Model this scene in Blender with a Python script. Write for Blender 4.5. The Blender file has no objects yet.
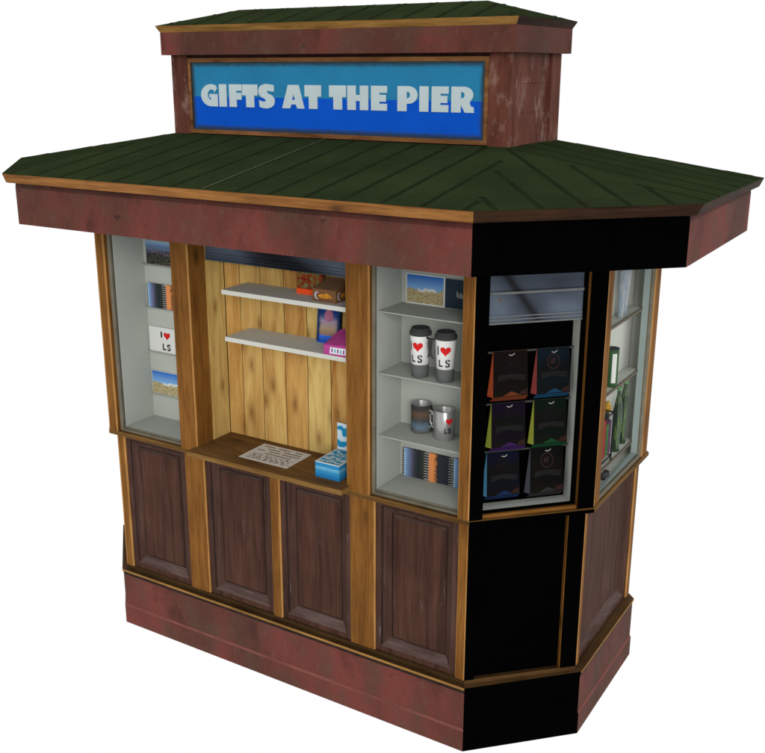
import bpy, bmesh, math, random
from mathutils import Vector, Matrix
from mathutils.geometry import tessellate_polygon
random.seed(4)
K = 0.70                                     # modelling units -> metres (applied to everything at the end)
SC = bpy.context.scene
C = SC.collection

# ------------------------------------------------------------------ camera, world, light
cam = bpy.data.cameras.new('camera'); camo = bpy.data.objects.new('camera', cam); C.objects.link(camo)
YAW, PIT = -0.5544, -0.2889
d = Vector((math.sin(YAW)*math.cos(PIT), math.cos(YAW)*math.cos(PIT), math.sin(PIT)))
camo.location = Vector((3.8722, -6.0507, 4.2334)) * K
camo.rotation_euler = d.to_track_quat('-Z', 'Y').to_euler()
cam.sensor_width = 36; cam.sensor_fit = 'HORIZONTAL'
cam.lens = 994.36/765*36
cam.shift_x = -(372.90-382.5)/765; cam.shift_y = (363.85-376.5)/765
cam.clip_end = 500
SC.camera = camo

w = bpy.data.worlds.new('World'); SC.world = w; w.use_nodes = True
w.node_tree.nodes['Background'].inputs[0].default_value = (1, 1, 1, 1)
w.node_tree.nodes['Background'].inputs[1].default_value = 1.0
sl = bpy.data.lights.new('key_light', 'SUN'); sl.energy = 1.9; sl.angle = math.radians(24)
sl.color = (1, 0.985, 0.96)
so = bpy.data.objects.new('key_light', sl); C.objects.link(so)
az, el = math.radians(36), math.radians(15)
sd = Vector((math.sin(az)*math.cos(el), -math.cos(az)*math.cos(el), math.sin(el)))
so.rotation_euler = (-sd).to_track_quat('-Z', 'Y').to_euler(); so.location = sd*12
SC.view_settings.view_transform = 'Standard'; SC.view_settings.look = 'None'
SC.view_settings.exposure = 0; SC.view_settings.gamma = 1
SC.cycles.max_bounces = 8

# ------------------------------------------------------------------ materials
def lin(v): v /= 255; return v/12.92 if v <= .04045 else ((v+.055)/1.055)**2.4
def col(c, k=1.4): return tuple(min(.95, lin(x)/k) for x in c) + (1,)
class NT:
    def __init__(s, name, rough=.7, spec=.06):
        s.m = bpy.data.materials.new(name); s.m.use_nodes = True
        s.t = s.m.node_tree; s.n = s.t.nodes; s.b = s.n['Principled BSDF']
        s.b.inputs['Roughness'].default_value = rough
        s.b.inputs['Specular IOR Level'].default_value = spec
    def new(s, typ, **kw):
        n = s.n.new(typ)
        for k, v in kw.items(): setattr(n, k, v)
        return n
    def L(s, a, b): s.t.links.new(a, b)
    def co(s, scale=(1, 1, 1), gen=False, loc=(0, 0, 0)):
        tc = s.new('ShaderNodeTexCoord'); mp = s.new('ShaderNodeMapping')
        f = 1 if gen else 1/K
        mp.inputs['Scale'].default_value = [x*f for x in scale]; mp.inputs['Location'].default_value = loc
        s.L(tc.outputs['Generated' if gen else 'Object'], mp.inputs['Vector']); return mp.outputs[0]
    def noise(s, vec, scale, detail=4, rough=.55, dist=0.0):
        n = s.new('ShaderNodeTexNoise'); n.inputs['Scale'].default_value = scale
        n.inputs['Detail'].default_value = detail; n.inputs['Roughness'].default_value = rough
        n.inputs['Distortion'].default_value = dist
        s.L(vec, n.inputs['Vector']); return n.outputs['Fac']
    def ramp(s, fac, stops, interp='LINEAR'):
        r = s.new('ShaderNodeValToRGB'); r.color_ramp.interpolation = interp
        e = r.color_ramp.elements
        while len(e) < len(stops): e.new(.5)
        for q, (p, c) in zip(e, stops): q.position = p; q.color = c
        s.L(fac, r.inputs[0]); return r.outputs[0]
    def thr(s, fac, a, b):
        if a < b: return s.ramp(fac, [(a, (0, 0, 0, 1)), (b, (1, 1, 1, 1))])
        return s.ramp(fac, [(b, (1, 1, 1, 1)), (a, (0, 0, 0, 1))])
    def mix(s, fac, a, b, typ='MIX'):
        m = s.new('ShaderNodeMix', data_type='RGBA', blend_type=typ)
        if hasattr(fac, 'node'): s.L(fac, m.inputs[0])
        else: m.inputs[0].default_value = fac
        for v, i in ((a, 6), (b, 7)):
            if hasattr(v, 'node'): s.L(v, m.inputs[i])
            else: m.inputs[i].default_value = v
        return m.outputs[2]
    def math(s, op, a, b=0):
        m = s.new('ShaderNodeMath', operation=op)
        for v, i in ((a, 0), (b, 1)):
            if hasattr(v, 'node'): s.L(v, m.inputs[i])
            else: m.inputs[i].default_value = v
        return m.outputs[0]
    def sep(s, vec):
        q = s.new('ShaderNodeSeparateXYZ'); s.L(vec, q.inputs[0]); return q.outputs
    def out(s, c, bump=None, strength=.3, dist=.01):
        if hasattr(c, 'node'): s.L(c, s.b.inputs['Base Color'])
        else: s.b.inputs['Base Color'].default_value = c
        if bump is not None:
            b = s.new('ShaderNodeBump'); b.inputs['Strength'].default_value = strength
            b.inputs['Distance'].default_value = dist
            s.L(bump, b.inputs['Height']); s.L(b.outputs[0], s.b.inputs['Normal'])
        return s.m

def wood(name, c1, c2, c3, axis='z', k=1.4, knots=True, seed=0.0, streak=11.0, wear=None):
    t = NT(name, .65, .06)
    sc = {'z': (streak, streak, .75), 'x': (.75, streak, streak), 'r': (.9, .9, streak)}[axis]
    v = t.co(sc, loc=(seed, seed*1.7, seed*.6))
    n1 = t.noise(v, 1.6, 6, .62, .5); v2 = t.co(tuple(x*3.2 for x in sc), loc=(seed, 3, 1)); n2 = t.noise(v2, 2.2, 5, .6)
    big = t.noise(t.co((1, 1, 1), loc=(seed, 0, 9)), 1.9, 3)
    c = t.ramp(n1, [(.30, col(c3, k)), (.47, col(c1, k)), (.62, col(c2, k))])
    g = t.ramp(n2, [(.36, (.70, .67, .64, 1)), (.55, (1, 1, 1, 1))])
    c = t.mix(.75, c, g, 'MULTIPLY')
    bg = t.ramp(big, [(.3, (.78, .76, .74, 1)), (.65, (1.08, 1.08, 1.08, 1))])
    c = t.mix(1, c, bg, 'MULTIPLY')
    if knots:
        vo = t.new('ShaderNodeTexVoronoi'); vo.inputs['Scale'].default_value = 1.0
        kv = {'z': (5.5, 5.5, 2.2), 'x': (2.2, 5.5, 5.5), 'r': (3, 3, 5)}[axis]
        t.L(t.co(kv, loc=(seed*2, 1, seed)), vo.inputs['Vector'])
        kf = t.thr(vo.outputs['Distance'], .20, .07)
        kf = t.ramp(vo.outputs['Distance'], [(.05, (1, 1, 1, 1)), (.20, (0, 0, 0, 1))])
        c = t.mix(t.math('MULTIPLY', kf, .75), c, col([x*.55 for x in c3], k))
    if wear:
        wn = t.noise(t.co((sc[0]*.5, sc[1]*.5, sc[2]*1.4), loc=(5, seed, 2)), 2.6, 6, .7)
        c = t.mix(t.thr(wn, wear[1], wear[1]+.12), c, col(wear[0], k))
    return t.out(c, n2, .25, .006)

def paint_red(name, KR=1.58, sx=1.5):
    t = NT(name, .65, .05)
    a = t.noise(t.co((sx, sx, .7)), 1.5, 3, .5, .3)
    b = t.noise(t.co((2.6, 2.6, 2.0), loc=(3, 8, 1)), 1.8, 3, .5)
    g = t.noise(t.co((9, 9, 7), loc=(1, 2, 1)), 2.0, 5, .65)
    f = t.noise(t.co((26, 26, 18)), 2.0, 4)
    c = t.ramp(a, [(.36, col((90, 58, 49), KR)), (.50, col((105, 60, 52), KR)), (.64, col((122, 64, 58), KR))])
    c = t.mix(t.math('MULTIPLY', t.thr(b, .48, .68), .55), c, col((92, 72, 60), KR))
    c = t.mix(t.math('MULTIPLY', t.thr(b, .42, .28), .6), c, col((66, 44, 37), KR))
    c = t.mix(t.math('MULTIPLY', t.thr(g, .55, .75), .45), c, col((112, 88, 76), KR))
    c = t.mix(.3, c, t.ramp(f, [(.35, (.75, .75, .75, 1)), (.6, (1, 1, 1, 1))]), 'MULTIPLY')
    s = t.noise(t.co((30, 30, 4), loc=(1, 5, 7)), 1.5, 5, .7)
    c = t.mix(t.math('MULTIPLY', t.thr(s, .64, .72), .4), c, col((146, 116, 108), KR))
    s2 = t.noise(t.co((5, 5, 34), loc=(4, 1, 2)), 1.5, 4, .7)
    c = t.mix(t.math('MULTIPLY', t.thr(s2, .66, .73), .3), c, col((140, 112, 104), KR))
    sp = t.noise(t.co((7, 7, 7), loc=(9, 5, 7)), 1.5, 2, .4)
    c = t.mix(t.math('MULTIPLY', t.thr(sp, .72, .78), .6), c, col((45, 38, 34), KR))
    return t.out(c, g, .18, .004)

def plain(name, c, k=1.4, rough=.6, spec=.06, var=.12, sc=3.0):
    t = NT(name, rough, spec)
    n = t.noise(t.co((1, 1, 1)), sc, 4)
    cc = t.mix(1, col(c, k), t.ramp(n, [(.3, (1-var, 1-var, 1-var, 1)), (.7, (1, 1, 1, 1))]), 'MULTIPLY')
    return t.out(cc)

M = {}
M['red'] = paint_red('worn_red_paint')
M['redd'] = paint_red('worn_red_trim', KR=2.6)
M['post'] = wood('amber_timber', (131, 86, 36), (145, 98, 44), (108, 68, 27), k=1.52)
M['post2'] = wood('amber_timber_rail', (131, 86, 36), (145, 98, 44), (108, 68, 27), k=1.52, axis='r')
M['edge'] = wood('pale_worn_timber_edge', (176, 128, 72), (190, 142, 84), (140, 96, 48), knots=False)
M['sill'] = wood('sill_timber', (98, 70, 34), (112, 80, 40), (76, 52, 24), axis='r', knots=False)
M['silledge'] = wood('sill_edge_timber', (128, 95, 50), (140, 104, 58), (104, 76, 38), axis='r', knots=False)
M['counter'] = wood('counter_timber', (98, 71, 40), (110, 80, 46), (80, 56, 32), axis='x', streak=7, k=1.05)
M['gold'] = wood('gold_edge', (152, 112, 58), (166, 124, 68), (118, 84, 42), axis='r', knots=False)
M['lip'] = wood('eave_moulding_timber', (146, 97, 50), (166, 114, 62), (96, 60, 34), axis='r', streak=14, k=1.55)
M['lipd'] = wood('shaded_eave_moulding', (56, 36, 23), (66, 43, 27), (36, 22, 14), axis='r', streak=14, k=1.8)  # shaded copy of the moulding timber, for sides away from the light
M['ledge'] = wood('dark_ledge_timber', (62, 44, 24), (72, 52, 28), (42, 28, 15), axis='r', knots=False, k=1.25)
M['ledge2'] = wood('ledge_timber', (92, 66, 38), (102, 74, 43), (72, 50, 28), axis='r', knots=False, k=1.55)
M['panel'] = wood('stained_brown_panel', (80, 53, 43), (90, 61, 50), (60, 40, 33), knots=False, streak=14, k=1.55, wear=((102, 86, 80), .62))
M['panelw'] = wood('lit_worn_panel_bevel', (86, 67, 62), (102, 84, 80), (66, 50, 46), axis='r', knots=False, streak=9, wear=((128, 116, 118), .60))  # light on upward bevels put into the tone, with wear on top
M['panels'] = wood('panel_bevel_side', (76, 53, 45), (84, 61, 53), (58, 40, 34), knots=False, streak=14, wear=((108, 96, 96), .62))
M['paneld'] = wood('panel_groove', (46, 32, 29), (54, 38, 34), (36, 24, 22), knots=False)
M['cup'] = wood('weathered_red_timber', (100, 57, 46), (112, 66, 54), (78, 45, 36), knots=False, streak=4, k=1.45, wear=((142, 112, 102), .52))
M['cupd'] = wood('weathered_red_groove', (62, 36, 31), (70, 42, 36), (52, 30, 27), knots=False)
M['black'] = plain('unlit_black', (4, 4, 4), rough=.9, spec=0.0, var=.3)  # shade put into the colour: unlit faces of the front right chamfer
M['void'] = plain('dark_void', (10, 9, 9), rough=.95, spec=0)
M['grey'] = plain('grey_display_lining', (153, 157, 150), k=.93, var=.05, rough=.7)
M['grey2'] = plain('pale_grey_lining', (156, 160, 153), k=.78, var=.05, rough=.7)
M['greyd'] = plain('grey_shelf_edge', (158, 162, 153), k=1.3, var=.05)
M['lining'] = plain('blue_grey_lining', (128, 140, 136), k=1.2, var=.1)
M['frame'] = plain('dark_window_strip', (112, 107, 92), k=1.15, var=.3, sc=9)
M['shelf'] = plain('white_shelf_board', (178, 178, 170), k=.98, var=.06)
M['rail'] = plain('brown_shelf_rail', (104, 96, 82), k=1.25)
M['steelrail'] = plain('grey_hanging_rail', (62, 62, 58), k=1.3)

def roofmat():
    t = NT('green_metal_roof', .9, .0)
    n = t.noise(t.co((1.2, 1.2, 1.2)), 1.8, 5, .6); f = t.noise(t.co((14, 14, 14)), 3, 4)
    c = t.ramp(n, [(.3, col((37, 45, 28), 1.15)), (.7, col((47, 57, 34), 1.15))])
    c = t.mix(.4, c, t.ramp(f, [(.3, (.75, .75, .75, 1)), (.6, (1, 1, 1, 1))]), 'MULTIPLY')
    return t.out(c, f, .1, .003)
M['roof'] = roofmat()
M['seam'] = plain('roof_seam', (37, 44, 28), k=1.25, spec=0, var=.3, sc=6)
M['seamw'] = plain('pale_roof_joint', (120, 124, 104), k=1.3, var=.5, sc=30)

def steel(front):
    t = NT('blue_grey_steel', .6, .1)
    n = t.noise(t.co((.9, .9, 1.4)), 2.0, 1.5); r = t.noise(t.co((9, 9, 16), loc=(4, 4, 1)), 2.0, 4)
    c = t.ramp(n, [(.36, col((40, 46, 56), 1.3)), (.60, col((84, 94, 108), 1.25))])
    c = t.mix(t.thr(r, .66, .72), c, col((92, 74, 58), 1.0))
    # soft dark shading painted into the colour across the sheet
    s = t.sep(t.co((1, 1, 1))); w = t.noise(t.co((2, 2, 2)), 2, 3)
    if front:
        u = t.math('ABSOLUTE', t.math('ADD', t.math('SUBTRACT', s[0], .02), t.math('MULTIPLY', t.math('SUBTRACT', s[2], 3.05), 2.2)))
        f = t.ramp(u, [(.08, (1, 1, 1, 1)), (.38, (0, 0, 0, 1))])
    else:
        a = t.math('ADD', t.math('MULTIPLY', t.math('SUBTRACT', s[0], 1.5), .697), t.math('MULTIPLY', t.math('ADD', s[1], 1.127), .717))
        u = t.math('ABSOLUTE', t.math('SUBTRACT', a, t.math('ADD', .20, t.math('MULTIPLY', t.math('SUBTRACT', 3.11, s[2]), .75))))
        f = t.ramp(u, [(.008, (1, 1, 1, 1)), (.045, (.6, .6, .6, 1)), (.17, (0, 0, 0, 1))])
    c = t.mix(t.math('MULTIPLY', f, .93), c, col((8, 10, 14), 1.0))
    return t.out(c)
M['steel'] = steel(False); M['steelf'] = steel(True)
M['steelb0'] = M['steel']
M['steelb'] = plain('steel_bar', (104, 106, 106), k=1.1, var=.3, sc=12)
M['steeld'] = plain('dark_brace', (14, 15, 18), k=1.0, rough=.9, spec=0)

BOARD = .187
def boards(tn=(1, 1, 1), seed=0.0):
    t = NT('pine_boards', .6, .06)
    o = t.co((1, 1, 1)); s = t.sep(o)
    u = t.math('ADD', s[0], t.math('MULTIPLY', s[1], 1.0))
    idx = t.math('FLOOR', t.math('DIVIDE', t.math('ADD', s[0], 10.315+seed*7), BOARD))
    wn = t.new('ShaderNodeTexWhiteNoise', noise_dimensions='1D'); wn.inputs['W'].default_value = seed
    cb = t.new('ShaderNodeCombineXYZ')
    t.L(t.math('ADD', t.math('MULTIPLY', s[0], 9), t.math('MULTIPLY', wn.outputs['Value'], 30)), cb.inputs[0])
    t.L(t.math('MULTIPLY', s[1], 9), cb.inputs[1])
    t.L(t.math('ADD', t.math('MULTIPLY', s[2], .9), t.math('MULTIPLY', wn.outputs['Value'], 17)), cb.inputs[2])
    v = cb.outputs[0]
    n1 = t.noise(v, 1.5, 6, .6, .8); 
    c = t.ramp(n1, [(.3, col((150, 112, 64), .98)), (.44, col((172, 142, 86), .98)), (.62, col((188, 163, 104), .98))])
    tint = tuple(tn) + (1,)
    c = t.mix(1, c, tint, 'MULTIPLY')
    vo = t.new('ShaderNodeTexVoronoi', voronoi_dimensions='2D'); vo.inputs['Scale'].default_value = 1; vo.inputs['Randomness'].default_value = 1
    cb2 = t.new('ShaderNodeCombineXYZ')
    t.L(t.math('ADD', t.math('MULTIPLY', t.math('ADD', s[0], s[1]), 5.2), t.math('MULTIPLY', wn.outputs['Value'], 9)), cb2.inputs[0])
    t.L(t.math('ADD', t.math('MULTIPLY', s[2], 2.1), t.math('MULTIPLY', wn.outputs['Value'], 5)), cb2.inputs[1])
    t.L(cb2.outputs[0], vo.inputs['Vector'])
    k1 = t.ramp(vo.outputs['Distance'], [(.04, (1, 1, 1, 1)), (.10, (.6, .6, .6, 1)), (.17, (.22, .22, .22, 1)), (.30, (0, 0, 0, 1))])
    c = t.mix(t.math('MULTIPLY', k1, .62), c, col((98, 56, 24), 1.05))
    g = t.noise(v, 9, 4, .6)
    c = t.mix(.5, c, t.ramp(g, [(.35, (.78, .72, .66, 1)), (.58, (1, 1, 1, 1))]), 'MULTIPLY')
    return t.out(c, g, .2, .004)
PALE, ORG, MID = (1.0, 1.02, .96), (.90, .74, .60), (.96, .88, .78)
BM = [boards(c, i*1.37+.4) for i, c in enumerate((ORG, MID, MID, ORG, PALE, ORG, MID, PALE))]

# ------------------------------------------------------------------ mesh builder
class MB:
    def __init__(s, mtx=None): s.v = []; s.f = []; s.mi = []; s.mats = []; s.mtx = mtx; s.sm = []
    def mat(s, m):
        if m not in s.mats: s.mats.append(m)
        return s.mats.index(m)
    def add(s, verts, faces, m, smooth=False):
        b = len(s.v)
        for p in verts:
            p = Vector(p)
            s.v.append(s.mtx @ p if s.mtx else p)
        for i, f in enumerate(faces):
            s.f.append([b+q for q in f]); mm = m[i] if isinstance(m, (list, tuple)) else m
            s.mi.append(s.mat(mm)); s.sm.append(smooth)
    def box(s, x0, x1, y0, y1, z0, z1, m):
        # m: one material or dict with keys -x +x -y +y -z +z and '*'
        V = [(x, y, z) for z in (z0, z1) for y in (y0, y1) for x in (x0, x1)]
        F = {'-x': (0, 4, 6, 2), '+x': (1, 3, 7, 5), '-y': (0, 1, 5, 4), '+y': (2, 6, 7, 3), '-z': (0, 2, 3, 1), '+z': (4, 5, 7, 6)}
        s.add(V, list(F.values()), [m.get(k, m.get('*')) if isinstance(m, dict) else m for k in F])
    def prism(s, poly, z0, z1, m, top=None, bot=None):
        n = len(poly); V = [(x, y, z0) for x, y in poly] + [(x, y, z1) for x, y in poly]
        F = [(i, (i+1) % n, n+(i+1) % n, n+i) for i in range(n)]
        ms = list(m) if isinstance(m, (list, tuple)) else [m]*n
        F += [tuple(range(n-1, -1, -1)), tuple(range(n, 2*n))]
        s.add(V, F, ms + [bot or ms[0], top or ms[0]])
    def loft(s, A, za, B, zb, m, top=None, bot=None):
        n = len(A); V = [(x, y, za) for x, y in A] + [(x, y, zb) for x, y in B]
        F = [(i, (i+1) % n, n+(i+1) % n, n+i) for i in range(n)]; ms = list(m) if isinstance(m, (list, tuple)) else [m]*n
        if bot: F.append(tuple(range(n-1, -1, -1))); ms.append(bot)
        if top: F.append(tuple(range(n, 2*n))); ms.append(top)
        s.add(V, F, ms)
    def post(s, x0, x1, yf, yb, z0, z1, m=None, e=None, c=.009, front=None):
        # upright board with worn chamfered front edges; yf is the outer face
        m = m or M['post']; e = e or M['edge']
        P = [(x0+c, yf), (x1-c, yf), (x1, yf+c), (x1, yb), (x0, yb), (x0, yf+c)]
        s.prism(P, z0, z1, [front or m, e, m, m, m, e], top=m, bot=m)
    def tube(s, pts, r, m, n=8, caps=True):
        pts = [Vector(p) for p in pts]; rs = r if isinstance(r, (list, tuple)) else [r]*len(pts)
        V = []; prev = None
        for i, p in enumerate(pts):
            t = (pts[min(i+1, len(pts)-1)] - pts[max(i-1, 0)]).normalized()
            if prev is None: a = t.orthogonal().normalized()
            else: a = (prev - t*prev.dot(t)).normalized()
            prev = a; b = t.cross(a)
            for k in range(n):
                an = 2*math.pi*k/n; V.append(p + (a*math.cos(an)+b*math.sin(an))*rs[i])
        F = []
        for i in range(len(pts)-1):
            for k in range(n): F.append((i*n+k, i*n+(k+1) % n, (i+1)*n+(k+1) % n, (i+1)*n+k))
        s.add(V, F, m, True)
        if caps: s.add(V, [tuple(range(n-1, -1, -1)), tuple(range((len(pts)-1)*n, len(pts)*n))], m)
    def lathe(s, prof, m, n=28, c=(0, 0, 0), ms=None, smooth=True):
        V = []; 
        for r, z in prof:
            for k in range(n): V.append((c[0]+r*math.cos(2*math.pi*k/n), c[1]+r*math.sin(2*math.pi*k/n), c[2]+z))
        F = []; mm = []
        for i in range(len(prof)-1):
            for k in range(n):
                F.append((i*n+k, i*n+(k+1) % n, (i+1)*n+(k+1) % n, (i+1)*n+k)); mm.append(ms[i] if ms else m)
        s.add(V, F, mm, smooth)
        s.add(V, [tuple(range(n-1, -1, -1)), tuple(range((len(prof)-1)*n, len(prof)*n))], [ms[0] if ms else m, ms[-1] if ms else m])
    def build(s, name, parent=None, loc=(0, 0, 0), rot=None):
        me = bpy.data.meshes.new(name); me.from_pydata([tuple(v) for v in s.v], [], s.f)
        for m in s.mats: me.materials.append(m)
        for p, i, q in zip(me.polygons, s.mi, s.sm): p.material_index = i; p.use_smooth = q
        me.update(); o = bpy.data.objects.new(name, me); C.objects.link(o)
        o.location = loc
        if rot is not None: o.rotation_euler = rot
        if parent: o.parent = parent
        return o
def tag(o, label, cat, group=None):
    o['label'] = label; o['category'] = cat
    if group: o['group'] = group
    return o
def thing(name, label, cat, loc=(0, 0, 0), rz=0, group=None):
    o = bpy.data.objects.new(name, None); C.objects.link(o); o.location = loc; o.rotation_euler = (0, 0, rz)
    o.empty_display_size = .1
    return tag(o, label, cat, group)
def flat(mb, outlines, z, m, frame):
    """filled outline(s) (first outer, rest holes, 2D) placed with frame(u, v, depth)->xyz, given a small thickness z"""
    loops = [[Vector((u, v, 0)) for u, v in L] for L in outlines]
    tris = tessellate_polygon(loops); P = [p for L in loops for p in L]
    mb.add([frame(p.x, p.y, z) for p in P], [tuple(t) for t in tris], m)
    b = 0
    for L in loops:
        n = len(L); V = [frame(p.x, p.y, z) for p in L] + [frame(p.x, p.y, 0) for p in L]
        mb.add(V, [(i, (i+1) % n, n+(i+1) % n, n+i) for i in range(n)], m); b += n

# ------------------------------------------------------------------ plan of the kiosk
YO = -.0346
P = dict(E=(1.7344, 1.6329, 2.6178, .7469), L=(1.7251, 1.6149, 2.5892, .7695), F=(1.6981, 1.5657, 2.5498, .7334),
         U=(1.5, 1.127, 2.0654, .5447), W=(1.477, 1.078, 2.0208, .5451), S=(1.5035, 1.130, 2.0762, .5575), B=(1.4963, 1.1152, 2.0603, .5483))
def octo(k, yo=0, d=0.0):
    x1, y1, x2, y2 = P[k]
    x1 -= d*.41; y1 -= d; x2 -= d; y2 -= d*.41
    return [(-x1, yo-y1), (x1, yo-y1), (x2, yo-y2), (x2, yo+y2), (x1, yo+y1), (-x1, yo+y1), (-x2, yo+y2), (-x2, yo-y2)]
Z = dict(B=.4694, S0=1.6005, S1=1.6358, F0=3.2238, F1=3.4958, L=3.5035, E=3.564, C0=3.7753, CF0=4.3255, CF1=4.478, CE=4.523, R=4.643)
def edge_frame(poly, i):
    """local frame of wall i: x along wall, y inward (depth), z up; returns matrix, length"""
    a = Vector(poly[i]); b = Vector(poly[(i+1) % 8]); t = (b-a).normalized(); n = Vector((-t.y, t.x))
    return Matrix(((t.x, n.x, 0, a.x), (t.y, n.y, 0, a.y), (0, 0, 1, 0), (0, 0, 0, 1))), (b-a).length

kiosk = thing('kiosk', 'gift kiosk of amber timber and brown panels under a green roof', 'kiosk')
BK = M['black']
# ---- plinth: red boards, chamfered front right face coloured black as unlit
def ring_m(m, bl=BK): r = [m]*8; r[1] = bl; return r
mb = MB(); O0 = octo('B', d=-.0); O1 = octo('B', d=.008)
mb.loft(O0, 0, O0, .148, ring_m(M['red']), bot=M['red'])
mb.loft(O0, .148, O1, .162, ring_m(plain('pale_step_edge', (126, 76, 68), k=1.25, var=.35, sc=5)))  # paler band along the plinth step
mb.loft(O1, .162, O1, .425, ring_m(M['red']))
mb.loft(O1, .425, O1, .440, ring_m(M['paneld']))
mb.build('plinth', kiosk)
mb = MB(); gm = ring_m(M['gold'], BK); gm[2] = M['gold']
mb.loft(O1, .4405, O0, .4515, ring_m(M['paneld'])); mb.loft(O0, .4515, O0, .4694, gm)
I = octo('W', d=.02)
n8 = range(8); V = [(x, y, .4694) for x, y in O0] + [(x, y, .4694) for x, y in I]
lm = [M['ledge2']]*8; lm[0] = M['ledge']
mb.add(V, [(i, (i+1) % 8, 8+(i+1) % 8, 8+i) for i in n8], lm)
mb.build('plinth_ledge', kiosk)

# ---- lower walls: recessed panels between posts
RC = .034
mb = MB(); mb.loft(octo('W', d=.004), Z['B']-.002, octo('W', d=.004), .4980, [M['ledge'], M['ledge2']]+[M['ledge']]*6, top=M['ledge']); mb.build('bottom_rail', kiosk)
W8 = octo('W')
mb = MB(); mb.prism(octo('W', d=RC+.055), .46, 1.62, M['void']); mb.build('wall_core', kiosk)
def raised_panel(F, x0, x1, z0, z1, black=False):
    mb = MB(F); d0 = RC-.018; d1 = RC+.024; d2 = RC+.008
    mm = [M['panel']]*1
    def ring(a, b, da, db, ms):
        ax0, ax1, az0, az1 = a; bx0, bx1, bz0, bz1 = b
        V = [(ax0, da, az0), (ax1, da, az0), (ax1, da, az1), (ax0, da, az1), (bx0, db, bz0), (bx1, db, bz0), (bx1, db, bz1), (bx0, db, bz1)]
        mb.add(V, [(i, (i+1) % 4, 4+(i+1) % 4, 4+i) for i in range(4)], [BK]*4 if black else ms)
    def ins(a, q): return (a[0]+q, a[1]-q, a[2]+q, a[3]-q)
    A = (x0, x1, z0, z1); p, ps, pw, pd = M['panel'], M['panels'], M['panelw'], M['paneld']
    if black:
        mb.add([(x0, RC, z0), (x1, RC, z0), (x1, RC, z1), (x0, RC, z1)], [(0, 1, 2, 3)], BK)
        ring(ins(A, .09), ins(A, .1), RC-.0005, RC-.004, None); 
    else:
        f = .48 if x1-x0 < .5 else .55
        B = ins(A, .040); Cc = ins(A, .052); D = ins(A, .098); E = ins(A, .106); G = ins(A, .118)
        ring(A, B, d0, d0, [p, ps, p, ps]); ring(B, Cc, d0, d0+.008, [pw, ps, pd, pd])  # bevel tones imitate light: pale facing up, dark facing down
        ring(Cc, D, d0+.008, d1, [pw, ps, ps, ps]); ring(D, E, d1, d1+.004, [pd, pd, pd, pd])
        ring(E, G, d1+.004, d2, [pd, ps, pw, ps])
        mb.add([(G[0], d2, G[2]), (G[1], d2, G[2]), (G[1], d2, G[3]), (G[0], d2, G[3])], [(0, 1, 2, 3)], p)
    o = mb.build('wall_panel', kiosk)
    if black: o['label'] = 'plain panel coloured black as unlit'
ZB = .4985; ZT = Z['S0']
for i in range(8):
    F, Ln = edge_frame(W8, i)
    if i in (0, 4):
        c = Ln/2; posts = [(.0, .072), (c-.813, c-.625), (c-.042, c+.042), (c+.612, c+.808), (Ln-.072, Ln)]
    elif i == 1: posts = [(0, .064), (Ln-.118, Ln)]
    elif i in (2, 6): posts = [(0, .052), (Ln-.07, Ln)]
    else: posts = [(0, .08), (Ln-.08, Ln)]
    for q, (a, b) in enumerate(posts):
        mb = MB(F); yb = RC+.03
        # mitre the corner posts with a slight set-back so neighbouring walls butt
        aa = a + (.0006 if q == 0 else 0); bb = b - (.0006 if q == len(posts)-1 else 0)
        if i == 1: mb.post(aa, bb, -.0008, yb, ZB, ZT, front=BK, e=BK if q == 0 else M['post'], c=.003, m=M['post'] if q else BK)
        else: mb.post(aa, bb, 0, yb, ZB, ZT)
        mb.build('wall_post', kiosk)
    for q in range(len(posts)-1):
        raised_panel(F, posts[q][1]-.001, posts[q+1][0]+.001, ZB, ZT, black=(i == 1))

# ---- sill
mb = MB(); A = octo('S', d=.006); B_ = octo('S'); Iw = octo('U', d=.17)
sm = ring_m(M['silledge'], BK)
mb.loft(octo('S', d=.012), Z['S0'], B_, Z['S0']+.008, sm, bot=M['sill'])
mb.loft(B_, Z['S0']+.008, B_, Z['S1']-.005, ring_m(M['sill'], BK)); mb.loft(B_, Z['S1']-.005, A, Z['S1'], ring_m(M['silledge'], M['sill']))
V = [(x, y, Z['S1']) for x, y in A] + [(x, y, Z['S1']) for x, y in Iw]
mb.add(V, [(i, (i+1) % 8, 8+(i+1) % 8, 8+i) for i in n8], M['sill'])
mb.build('sill', kiosk)

# ---- upper storey
U8 = octo('U'); UZ0 = Z['S1']-.001; UZ1 = Z['F0']+.02
# solid core behind the niches
core = [(-1.60, -.725), (-.66, -.725), (-.66, -.7241), (.66, -.7241), (1.60, -.725), (1.885, -.44), (1.885, .56), (2.03, .56), (1.47, 1.09), (-1.47, 1.09), (-2.03, .54), (-2.03, -.54), (-1.62, -.95)]
core = [(-1.62, -.715), (1.55, -.715), (1.872, -.42), (1.872, .62), (1.44, 1.06), (-1.44, 1.06), (-1.98, .52), (-1.98, -.52)]
mb = MB(); mb.prism(core, 1.61, UZ1, M['void']); mb.build('upper_core', kiosk)
F0, L0 = edge_frame(U8, 0)      # local x = world x + 1.5, local y = world y + 1.127
# front posts
PT = .05
for a, b in ((-1.499, -1.418), (1.418, 1.4994)):
    mb = MB(); mb.post(a, b, -1.127, -1.127+PT, UZ0, UZ1); mb.build('window_post', kiosk)
for a, b, s in ((-.795, -.634, 1), (.622, .795, -1)):
    mb = MB(); mb.post(a, b, -1.127, -.955, UZ0, UZ1); mb.build('window_post', kiosk)
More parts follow.
